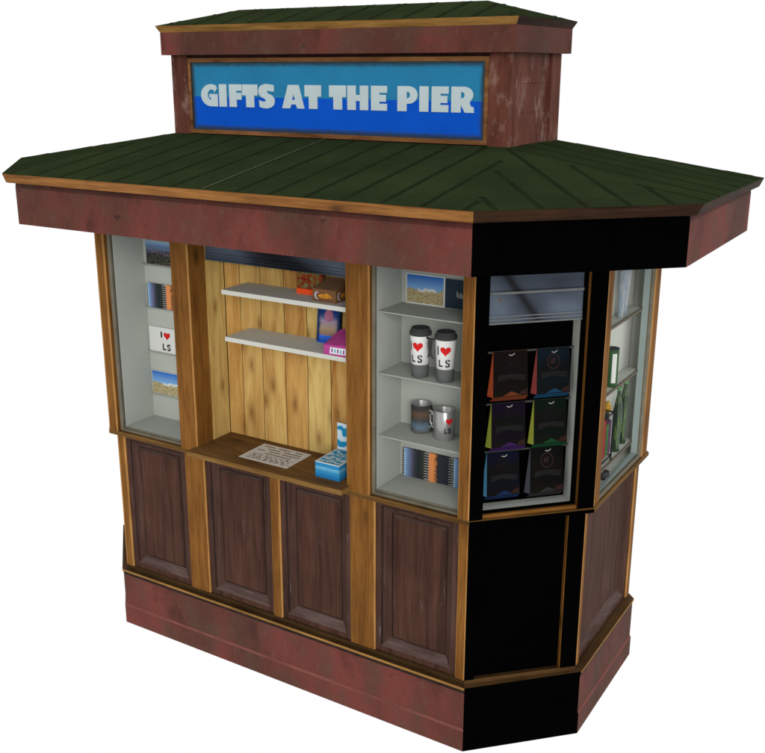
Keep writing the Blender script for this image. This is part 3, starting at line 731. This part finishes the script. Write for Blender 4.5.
# tumblers and mugs
def cyl_frame(R0, R1, h, ang0):
    def f(u, v, t):
        rr = R0+(R1-R0)*v/h+.0008+t*.6; a = ang0+u/max(R0, .01); return (rr*math.cos(a), rr*math.sin(a), v)
    return f
def dens(L, n=4):
    o = []
    for i in range(len(L)):
        a = L[i]; b = L[(i+1) % len(L)]
        for j in range(n): o.append((a[0]+(b[0]-a[0])*j/n, a[1]+(b[1]-a[1])*j/n))
    return o
CHR = NT('brushed_steel', .28, .5); CHR.b.inputs['Metallic'].default_value = .55; CHR = CHR.out(col((150, 150, 150), 1.0))
WM = bright('white_enamel', (214, 214, 212), var=.02, rough=.25, spec=.5)
def tumbler(x, y, z, label, hang, cx0):
    r = thing('travel_tumbler', label, 'tumbler', (x, y, z), 0, 'travel tumblers on the second shelf of the right window')
    m = MB(); m.lathe([(.050, 0), (.052, .002), (.0535, .082)], DGB, 32); m.build('base', r)
    m = MB(); m.lathe([(.0535, .0825), (.0545, .083), (.0640, .262)], WM, 36); m.build('cup', r)
    m = MB(); m.lathe([(.066, .2625), (.068, .268), (.067, .285), (.060, .292), (.057, .305), (.054, .308), (.040, .302)], DG, 32); m.build('lid', r)
    m = MB(); ca, sa = math.cos(hang), math.sin(hang)
    pts = [(.060, .255), (.095, .250), (.100, .235), (.096, .19), (.086, .155), (.074, .135)]
    m.tube([(a*ca, a*sa, b) for a, b in pts], [.008, .009, .009, .008, .007, .004], DG, 8); m.build('handle', r)
    m = MB(); a0 = math.radians(-61)+cx0; R0, R1, h = .0545, .064, .18
    def fr(u, v, t): rr = R0+(R1-R0)*(v-.083)/h+.0006+t; a = a0+u/.06; return (rr*math.cos(a), rr*math.sin(a), v)
    g2(m, 'I', -.050, -.041, .172, .226, fr, .0006, BL); g2(m, 'L', -.040, -.013, .100, .143, fr, .0006, BL); g2(m, 'S', .003, .034, .098, .147, fr, .0006, BL)
    heart_strips(m, .004, .200, .034, .034, fr, RD); m.build('lettering', r)
    return r
tumbler(1.062, -.965, 2.4325, 'white I heart LS travel tumbler with dark lid, left of the two on the shelf', math.radians(-22), -.36)
tumbler(1.238, -.972, 2.4325, 'white I heart LS travel tumbler with dark lid next to the corner post', math.radians(206), -.10)
def mug(x, y, z, label, body, hang, deco=None):
    r = thing('mug', label, 'mug', (x, y, z), 0, 'mugs on the third shelf of the right window')
    m = MB(); m.lathe([(.062, 0), (.065, .004), (.067, .186), (.065, .188), (.061, .184), (.058, .012), (.001, .010)], body, 36, ms=[body, body, CHR, CHR, CHR, CHR]); m.build('cup', r)
    m = MB(); ca, sa = math.cos(hang), math.sin(hang)
    m.tube([(a*ca, a*sa, b) for a, b in [(.064, .155), (.09, .152), (.108, .130), (.108, .085), (.092, .055), (.065, .045)]], .0075, CHR, 8); m.build('handle', r)
    if deco: deco(r)
    return r
def mugpic(t):
    s = t.sep(t.co((1, 1, 1), gen=True)); n = t.noise(t.co((3, 3, 5), gen=True), 2, 4, .7)
    c = t.ramp(t.math('ADD', s[2], t.math('MULTIPLY', n, .3)), [(.15, col((96, 92, 74), 1.2)), (.4, col((96, 116, 134), 1.2)), (.6, col((66, 66, 66), 1.2)), (.85, col((92, 74, 60), 1.2)), (1, col((56, 54, 54), 1.2))])
    t.out(c)
mug(1.004, -.832, 2.0225, 'steel rimmed mug printed with a dark landscape picture', img('landscape_mug_print', mugpic), math.radians(-15))
def dec(r):
    m = MB(); a0 = math.radians(-18)
    def fr(u, v, t): rr = .067+.002*v/.18+.0008+t; a = a0+u/.068; return (rr*math.cos(a), rr*math.sin(a), v)
    heart_strips(m, -.022, .128, .024, .026, fr, RD); g2(m, 'S', -.03, -.008, .05, .085, fr, .0006, BL); g2(m, 'L', -.052, -.036, .05, .085, fr, .0006, BL)
    m.build('lettering', r)
mug(1.186, -.868, 2.0225, 'plain steel mug with red heart print next to the corner post', CHR, math.radians(172), dec)

# gift bags hanging in the unlit black window, fronts coloured dark as unlit
def bagfront(base, sec, seed):
    def f(t):
        s = t.sep(t.co((1, 1, 1), gen=True)); n = t.noise(t.co((2, 2, 2), gen=True, loc=(seed, 1, 2)), 2, 4, .6)
        c = t.ramp(t.math('ADD', s[2], t.math('MULTIPLY', n, .3)), [(.2, col([x*.8 for x in sec], 2.3)), (.5, col([x*.5+5 for x in base], 2.3)), (.8, col([x*.4+6 for x in sec], 2.3)), (1.0, col([x*.8 for x in base], 2.3))])
        t.out(c)
    return f
OR = bright('orange_gusset', (140, 60, 34)); LI = bright('lime_gusset', (116, 124, 44)); BU = bright('cyan_gusset', (56, 108, 134)); RE = bright('red_gusset', (112, 46, 44))
PU = bright('purple_band', (46, 20, 68)); GN = bright('green_band', (12, 52, 28)); NB = bright('navy_band', (14, 32, 66)); TE = bright('blue_band', (14, 50, 74)); OB = bright('orange_band', (90, 40, 20)); GB = bright('charcoal_band', (34, 34, 36)); GG = bright('grey_gusset', (54, 57, 62))
EM = bright('faint_emblem', (22, 20, 22), rough=.8, spec=.0); EMR = bright('faint_red_emblem', (34, 19, 20)); SMG = bright('faint_wave_print', (20, 18, 18)); TK = bright('dull_orange_patch', (38, 20, 16))
HK = bright('white_hook', (150, 150, 146))
def bag(s0, s1, z0, z1, fc, gus, band, label, emb, front):
    F = F1 @ Matrix.Translation((s0, .116, z0)); wd = s1-s0; h = z1-z0
    r = bpy.data.objects.new('gift_bag', None); C.objects.link(r); r.matrix_world = F; tag(r, label, 'gift bag', 'gift bags hanging in the black corner window'); r.empty_display_size = .05
    D = .052; t0 = .006; zb = .028
    m = MB(); m.add([(0.012, -D, zb), (wd, -D+.004, zb), (wd, -t0, h), (.022, -t0, h), (0.012, 0, 0), (wd, 0, 0), (wd, 0, h), (.022, 0, h)],
                    [(0, 1, 2, 3), (1, 5, 6, 2), (3, 2, 6, 7), (5, 4, 7, 6)], [front, BK, band, BK]); m.build('front_panel', r)
    m = MB(); k = h*.42; q = h*.30; 
    m.add([(-.016, -D*.45, .030), (.0115, -D-.0002, zb), (.0215, -t0-.0002, h), (.0195, -.001, h)], [(0, 1, 2, 3)], gus[0])
    m.add([(-.0055, -D*.32-.0012, h*.33), (.0146, -D*.70-.0012, h*.33), (.0172, -D*.46-.0012, h*.58), (.0035, -D*.22-.0012, h*.58)], [(0, 1, 2, 3)], gus[1]); m.build('gusset', r)
    m = MB(); m.add([(.012, -D-.0003, zb+.001), (wd, -D+.0037, zb+.001), (wd-.004, -D*.35, -.006), (.004, -D*.35, -.006), (.012, 0, 0), (wd, 0, 0)], [(0, 3, 2, 1), (3, 4, 5, 2)], band); m.build('base_band', r)
    fr = lambda u, v, t: (u, -D+(D-t0)*(v-zb)/(h-zb)-.0008-t, v)
    m = MB(); cx, cz, R = wd*.54, h*.74, wd*.19
    flat(m, [arc(cx, cz, R, R*1.1, 0, 345, 23), arc(cx, cz, R*.78, R*.88, 345, 0, 23)], .0005, emb, fr)
    flat(m, [[(cx-R*.5, cz-R*.5), (cx-R*.1, cz-R*.2), (cx+R*.1, cz-R*.5), (cx+R*.45, cz+R*.3), (cx, cz+R*.6), (cx-R*.5, cz+R*.2)]], .0005, emb, fr)
    m.build('emblem', r)
    m = MB(); flat(m, [[(wd*.18, h*.40), (wd*.5, h*.46), (wd*.9, h*.40), (wd*.95, h*.52), (wd*.6, h*.55), (wd*.2, h*.53)]], .0005, SMG, fr)
    flat(m, [[(wd*.75, h*.12), (wd*.97, h*.12), (wd*.97, h*.24), (wd*.80, h*.20)]], .0005, TK, fr)
    flat(m, [[(wd*.30, zb+.004), (wd*.55, h*.2), (wd*.8, zb+.006)]], .0005, band, fr); m.build('print', r)
    m = MB(); m.tube([(wd*.50, -.010, h-.020), (wd*.56, -.014, h-.024), (wd*.63, -.012, h-.019), (wd*.66, -.004, h-.012)], .0032, HK, 6); m.build('hook', r)
bags = [(.138, .372, 2.352, 2.645, (44, 24, 18), (OR, LI), OB, 'orange based gift bag with lime side patch, top row left', EM, bagfront((30, 16, 12), (28, 26, 16), 1)),
        (.412, .640, 2.350, 2.645, (18, 40, 52), (RE, RE), TE, 'blue based gift bag with red side, top row right', EMR, bagfront((14, 36, 48), (22, 24, 26), 2)),
        (.138, .372, 2.034, 2.325, (34, 20, 50), (LI, LI), PU, 'purple based gift bag with lime side, middle row left', EM, bagfront((24, 12, 40), (26, 26, 14), 3)),
        (.408, .638, 2.033, 2.325, (16, 36, 22), (LI, LI), GN, 'green based gift bag with lime side, middle row right', EM, bagfront((10, 30, 18), (26, 28, 14), 4)),
        (.120, .348, 1.722, 2.010, (14, 24, 50), (BU, BU), NB, 'navy based gift bag with cyan side, bottom row left', EM, bagfront((10, 18, 44), (28, 20, 12), 5)),
        (.400, .634, 1.712, 2.020, (24, 24, 24), (GG, GG), GB, 'charcoal gift bag with grey side and red ringed emblem, bottom row right', EMR, bagfront((14, 13, 14), (32, 26, 12), 6))]
for b in bags: bag(*b[:-1], img('unlit_bag_print', b[-1]))

# side window goods
def vase(x, y, z, label, ph):
    m = MB()
    def wv(t):
        s = t.sep(t.co((1, 1, 1), gen=True)); n = t.noise(t.co((1.2, 1.2, 2.4), gen=True, loc=(ph, 0, 0)), 2, 2)
        c = t.ramp(n, [(.45, col((158, 162, 164), 1.2)), (.60, col((140, 150, 160), 1.2)), (.66, col((112, 146, 170), 1.2)), (.72, col((156, 160, 162), 1.2))]); t.out(c)
    pr_ = [(.018, 0), (.021, .004), (.019, .04), (.022, .11), (.028, .20), (.030, .27), (.026, .33), (.020, .39), (.022, .43), (.018, .435)]
    m.lathe(pr_, img('pale_glazed_vase', wv), 28)
    tag(m.build('vase', loc=(x, y, z)), label, 'vase', 'tall pale vases on the top shelf of the side window')
vase(1.958, .050, 2.7025, 'tall pale curved vase with blue marks, nearer to the black window', 1)
vase(1.945, .165, 2.7025, 'tall pale curved vase with blue marks, farther of the two beside the bare shelf end', 5)
def glassm(t):
    s = t.sep(t.co((1, 1, 1), gen=True)); n = t.noise(t.co((2.2, 2.2, 1.3), gen=True), 2, 2)
    c = t.ramp(n, [(.35, col((36, 54, 42), 1.6)), (.55, col((50, 74, 52), 1.6)), (.66, col((100, 134, 58), 1.6)), (.72, col((58, 78, 60), 1.6))]); t.out(c); t.b.inputs['Roughness'].default_value = .2; t.b.inputs['Specular IOR Level'].default_value = .5
GRM = img('mottled_green_glass', glassm)
def bottle(x, y, z, label):
    r = thing('green_bottle', label, 'bottle', (x, y, z), 0, 'green bottles on the lower shelf of the side window')
    m = MB(); m.lathe([(.023, 0), (.027, .006), (.023, .08), (.027, .17), (.031, .23), (.030, .30), (.020, .36), (.013, .40), (.013, .43)], GRM, 28); m.build('glass_body', r)
    m = MB(); m.lathe([(.016, .4305), (.016, .455), (.012, .457)], bright('pale_green_cap', (96, 140, 92)), 20); m.build('cap', r)
bottle(1.962, .140, 1.7575, 'mottled green bottle directly behind the black wire rack')
bottle(1.950, .310, 1.7575, 'mottled green bottle at the far end, beyond its twin')
r = thing('striped_tin', 'green and white tin standing on the middle shelf of the side window', 'tin', (1.962, -.050, 2.2695))
m = MB(); m.lathe([(.036, 0), (.038, .003), (.038, .245), (.036, .248)], bright('green_tin', (56, 88, 54)), 28); m.build('tin_body', r)
m = MB(); R = .0385; V = []; n = 8
for i in range(n+1):
    a = math.radians(-75+45*i/n); V += [(R*math.cos(a), R*math.sin(a), .03), (R*math.cos(a), R*math.sin(a), .225)]
m.add(V, [(2*i, 2*i+2, 2*i+3, 2*i+1) for i in range(n)], WH); m.build('label', r)
m = MB(); m.lathe([(.039, .2485), (.039, .256), (.02, .258)], GG, 24); m.build('lid', r)
# wire rack with packets
r = thing('wire_rack', 'black wire rack of red and green packets in front of the green bottles', 'rack', (1.962, -.135, 1.7575))
m = MB()
for xx in (-.035, .028):
    for yy in (-.12, .10): m.tube([(xx, yy, 0), (xx, yy, .36)], .006, BL, 6)
for zz in (.035, .335):
    m.tube([(-.035, -.12, zz), (.028, -.12, zz), (.028, .10, zz), (-.035, .10, zz), (-.035, -.12, zz)], .0055, BL, 6)
m.build('frame', r)
for i, (yy, cc, hh) in enumerate(((-.085, (120, 40, 40), .30), (-.028, (150, 44, 48), .31), (.030, (60, 110, 56), .27), (.072, (96, 60, 96), .28))):
    m = MB(); m.box(-.024, .018, yy-.022, yy+.022, .05, hh, bright('packet_colour', cc, var=.4, sc=14)); m.build('packet', r)
r = thing('shelf_ornament', 'small yellow ornament perched behind the wire rack', 'ornament', (1.925, .035, 1.7575))
m = MB(); YL = bright('yellow_ornament', (176, 138, 52))
m.lathe([(.018, 0), (.024, .01), (.020, .20), (.012, .30)], DG, 20); m.build('stand', r)
m = MB(); m.lathe([(.008, .3005), (.022, .310), (.026, .330), (.020, .348), (.013, .354), (.015, .366), (.008, .378)], YL, 20); m.build('figure', r)
r = tag((lambda mm: (mm.lathe([(.030, 0), (.034, .003), (.034, .05), (.030, .054)], DG, 24), mm.build('small_tin', loc=(1.975, -.10, 1.6455)))[1])(MB()), 'low dark tin under the bottom shelf of the side window', 'tin')

# hatch shelf goods
ZS1, ZS2 = 2.8155, 2.4915
def orp(t):
    s = t.sep(t.co((1, 1, 1), gen=True)); n = t.noise(t.co((2.5, 1, 2.5), gen=True), 2.2, 4, .6); n2 = t.noise(t.co((2.5, 1, 2.5), gen=True, loc=(4, 0, 7)), 2.2, 3, .6)
    c = t.ramp(n, [(.36, col((92, 30, 18), 1.1)), (.47, col((128, 52, 26), 1.1)), (.55, col((98, 94, 46), 1.1)), (.66, col((120, 112, 84), 1.1))])
    c = t.mix(t.math('MULTIPLY', t.thr(n2, .56, .6), .8), c, col((96, 24, 16), .9)); t.out(c)
r = thing('snack_box', 'red orange box with a bright orange lower edge on the upper hatch shelf', 'box', (.075, -.86, ZS1))
m = MB(); m.box(0, .195, .0, .05, .036, .26, {'*': img('red_orange_print', orp)}); m.build('carton', r)
m = MB(); m.box(0.0, .195, -.012, .05, 0, .0355, bright('bright_orange_edge', (214, 74, 32), k=.9)); m.build('tray_edge', r)
BRW = bright('brown_carton', (104, 72, 46), k=.95, var=.2, sc=9); BRW2 = bright('brown_carton_top', (118, 90, 66), k=.95, var=.15)
ORL = bright('amber_lettering', (198, 136, 34), k=.95); CRS = bright('grey_crescent', (158, 152, 160), k=.95)
r = thing('brown_snack_box', 'brown display box with amber lettering and grey crescents on the upper hatch shelf', 'box', (.288, -.99, ZS1))
m = MB(); m.add([(0, 0, 0), (.176, 0, 0), (.176, .17, 0), (0, .17, 0), (0, 0, .080), (.176, 0, .080), (.176, .17, .118), (0, .17, .118)], [(0, 1, 5, 4), (4, 5, 6, 7), (0, 4, 7, 3), (1, 2, 6, 5), (3, 7, 6, 2), (0, 3, 2, 1)], [BRW, BRW2, BRW, BRW, BRW, BRW]); m.build('carton', r)
m = MB(); fr = lambda u, v, t: (u, -.0004-t, v)
for u0 in (.012,):
    flat(m, [arc(.034, .038, .020, .026, 60, 300, 12) + arc(.046, .038, .018, .020, 285, 75, 10)], .001, CRS, fr)
for i, (u, h0, h1, wd) in enumerate(((.044, .030, .046, .014), (.058, .022, .050, .006), (.068, .024, .052, .008), (.080, .020, .050, .005), (.089, .020, .056, .006), (.100, .022, .060, .010), (.113, .024, .056, .006), (.123, .026, .052, .008), (.138, .022, .044, .005))):
    flat(m, [[(u, h0), (u+wd, h0+.003), (u+wd+.003, h1), (u+.002, h1-.004)]], .001, ORL, fr)
fx_ = lambda u, v, t: (.1764+t, u, v)
flat(m, [arc(.040, .038, .020, .026, 60, 300, 12) + arc(.052, .038, .018, .020, 285, 75, 10)], .001, CRS, fx_)
for u in (.06, .075, .09, .11): flat(m, [[(u, .026), (u+.008, .028), (u+.01, .052), (u+.002, .048)]], .001, ORL, fx_)
m.build('lettering', r)
r = tag((lambda mm: (mm.box(0, .22, 0, .045, 0, .26, bright('plain_brown_box', (108, 82, 58), k=.9, var=.15)), mm.build('plain_box', loc=(.335, -.812, ZS1)))[1])(MB()), 'plain brown box standing behind the brown snack box', 'box')
def bluep(t):
    s = t.sep(t.co((1, 1, 1), gen=True)); n = t.noise(t.co((3, 1, 3), gen=True), 2, 4, .6)
    c = t.ramp(s[2], [(.0, col((34, 70, 150), .95)), (.13, col((44, 92, 190), .95)), (.17, col((120, 96, 84), .95)), (.32, col((136, 118, 96), .95)), (.5, col((128, 112, 130), .95)), (.62, col((52, 66, 110), .95)), (.7, col((22, 48, 104), .95)), (1, col((20, 40, 92), .95))])
    ax = t.math('ABSOLUTE', t.math('SUBTRACT', s[0], .5)); c = t.mix(t.thr(t.math('ADD', ax, t.math('MULTIPLY', n, .25)), .44, .56), c, col((22, 44, 78), .95))
    t.out(c)
r = thing('blue_snack_pack', 'tall blue pack with a pink round emblem on the lower hatch shelf', 'pack', (.201, -.836, ZS2)); r.rotation_euler = (math.radians(-7), 0, math.radians(4))
m = MB(); bp = img('blue_pack_print', bluep); DN = bright('dark_navy_edge', (18, 34, 48), k=.95)
m.box(0, .170, 0, .034, .012, .285, {'*': DN, '-y': bp}); m.build('pack_body', r)
m = MB(); m.add([(0, 0, .0118), (.170, 0, .0118), (.165, .008, 0), (.006, .008, 0), (.006, .034, 0), (.165, .034, 0)], [(0, 3, 2, 1), (3, 4, 5, 2)], bright('bright_blue_fold', (40, 84, 190), k=.95)); m.build('bottom_fold', r)
m = MB(); fr = lambda u, v, t: (u, -.0004-t, v)
flat(m, [arc(.088, .186, .034, .040, 0, 345, 23)], .0008, bright('pink_emblem', (150, 92, 118), k=.95, var=.4, sc=30), fr); m.build('emblem', r)
r = thing('pink_sweet_box', 'magenta sweet box with white and teal lettering at the end of the lower hatch shelf', 'box', (.402, -1.040, ZS2))
PK = bright('magenta_carton', (164, 62, 128), k=.95, var=.3, sc=14); PKD = bright('deep_magenta', (120, 30, 90), k=.95)
m = MB(); m.add([(0, 0, 0), (.22, 0, 0), (.22, .19, 0), (0, .19, 0), (0, 0, .062), (.22, 0, .074), (.22, .19, .16), (0, .19, .118)],
                [(0, 1, 5, 4), (4, 5, 6, 7), (0, 4, 7, 3), (1, 2, 6, 5), (3, 7, 6, 2), (0, 3, 2, 1)], PK); m.build('carton', r)
m = MB(); fr = lambda u, v, t: (u, -.0004-t, v)
flat(m, [[(.045, .010), (.215, .014), (.215, .056), (.05, .052)]], .0008, bright('white_text_band', (196, 200, 206), k=.95), fr)
fr2 = lambda u, v, t: (u, -.0013-t, v)
for i in range(7): 
    u = .058+i*.022; flat(m, [[(u, .018), (u+.010, .019), (u+.012, .046-(i % 2)*.007), (u+.003, .044)]], .0006, bright('teal_lettering', (60, 140, 150), k=.95) if i % 2 else PKD, fr2)
m.build('lettering', r)

# counter goods
ZC = 1.6708
r = thing('price_sheet', 'white printed sheet lying flat in the middle of the counter', 'paper', (-.273, -1.112, ZC))
m = MB(); m.box(0, .410, 0, .288, 0, .0022, bright('white_paper', (196, 192, 186), k=1.15, var=.06, sc=12)); m.build('sheet', r)
GP = bright('grey_print', (78, 72, 68), k=1.1, var=.3, sc=20); GP2 = bright('faded_print', (142, 134, 126), k=1.1, var=.3, sc=25)
m = MB(); random.seed(8)
def dash(x0, x1, y, h, mm): m.add([(x0, y, .0028), (x1, y, .0028), (x1, y+h, .0028), (x0, y+h, .0028)], [(0, 1, 2, 3)], mm)
for row, segs in ((.252, ((.04, .13), (.16, .26), (.30, .36))), (.215, ((.09, .20), (.23, .37))), (.178, ((.03, .09), (.13, .22), (.24, .38))), (.140, ((.12, .34),)), (.165, ())):
    for a, b in segs:
        u = a
        while u < b: l = random.uniform(.012, .03); dash(u, min(b, u+l), row-.006, .012, GP); u += l+.004
for row in (.108, .094, .080, .066, .052, .038, .024):
    u = .03 + random.random()*.04
    while u < .37:
        l = random.uniform(.008, .04)
        dash(u, u+l, row, .008, GP2 if random.random() < .6 else GP); u += l+random.uniform(.004, .03)
m.build('print', r)
def wavy(t):
    s = t.sep(t.co((1, 1, 1), gen=True)); n = t.noise(t.co((2.0, 2.0, 1), gen=True), 3.0, 3, .5, .6)
    wv = t.new('ShaderNodeTexWave'); wv.inputs['Scale'].default_value = 1.3; wv.inputs['Distortion'].default_value = 9; wv.inputs['Detail Scale'].default_value = 2.5; wv.inputs['Detail'].default_value = 2
    wv.wave_type = 'BANDS'; wv.bands_direction = 'Y'; t.L(t.co((1, 1, 1), gen=True), wv.inputs['Vector'])
    t.out(t.ramp(wv.outputs['Fac'], [(.2, col((60, 140, 178), 1.3)), (.45, col((124, 180, 202), 1.3)), (.75, col((184, 208, 216), 1.3))]))
def wavyz(t):
    wv = t.new('ShaderNodeTexWave'); wv.inputs['Scale'].default_value = .8; wv.inputs['Distortion'].default_value = 7; wv.inputs['Detail Scale'].default_value = 2.5; wv.inputs['Detail'].default_value = 2
    wv.wave_type = 'BANDS'; wv.bands_direction = 'Z'; t.L(t.co((1, 1, 1), gen=True), wv.inputs['Vector'])
    t.out(t.ramp(wv.outputs['Fac'], [(.35, col((34, 132, 178), 1.2)), (.5, col((120, 182, 204), 1.2)), (.65, col((196, 214, 222), 1.2))]))
def bluebox(t):
    s = t.sep(t.co((1, 1, 1), gen=True)); n = t.noise(t.co((14, 14, 1.5), gen=True), 2, 3)
    h = t.math('ADD', s[2], t.math('MULTIPLY', t.math('SUBTRACT', n, .5), .35))
    t.out(t.ramp(h, [(.1, col((28, 112, 168), 1.2)), (.5, col((56, 140, 186), 1.2)), (.68, col((110, 174, 204), 1.2)), (.78, col((40, 128, 178), 1.2))]))
r = thing('blue_display_box', 'open blue and white wave patterned display box at the right end of the counter', 'display box', (.371, -1.112, ZC))
bb = img('blue_wave_carton', bluebox); wtop = img('white_wave_print', wavy); wback = img('upright_wave_print', wavyz)
m = MB(); m.box(0, .187, 0, .262, 0, .103, {'*': bb}); m.build('carton', r)
m = MB()
for a in ((0, .187, 0, .008), (0, .187, .254, .262), (0, .008, .0081, .2539), (.179, .187, .0081, .2539)): m.box(a[0], a[1], a[2], a[3], .1032, .108, WH)
m.build('rim', r)
m = MB(); m.box(.0085, .1785, .0085, .2535, .1032, .1055, wtop); m.build('contents', r)
m = MB(); m.box(0, .187, .2625, .268, .06, .292, {'*': WH, '-y': wback}); m.build('header_card', r)

# ------------------------------------------------------------------ to metres
S_ = Matrix.Scale(K, 4)
for me in bpy.data.meshes: me.transform(S_); me.update()
for o in SC.objects:
    if o.type in ('MESH', 'EMPTY'): o.location = o.location*K
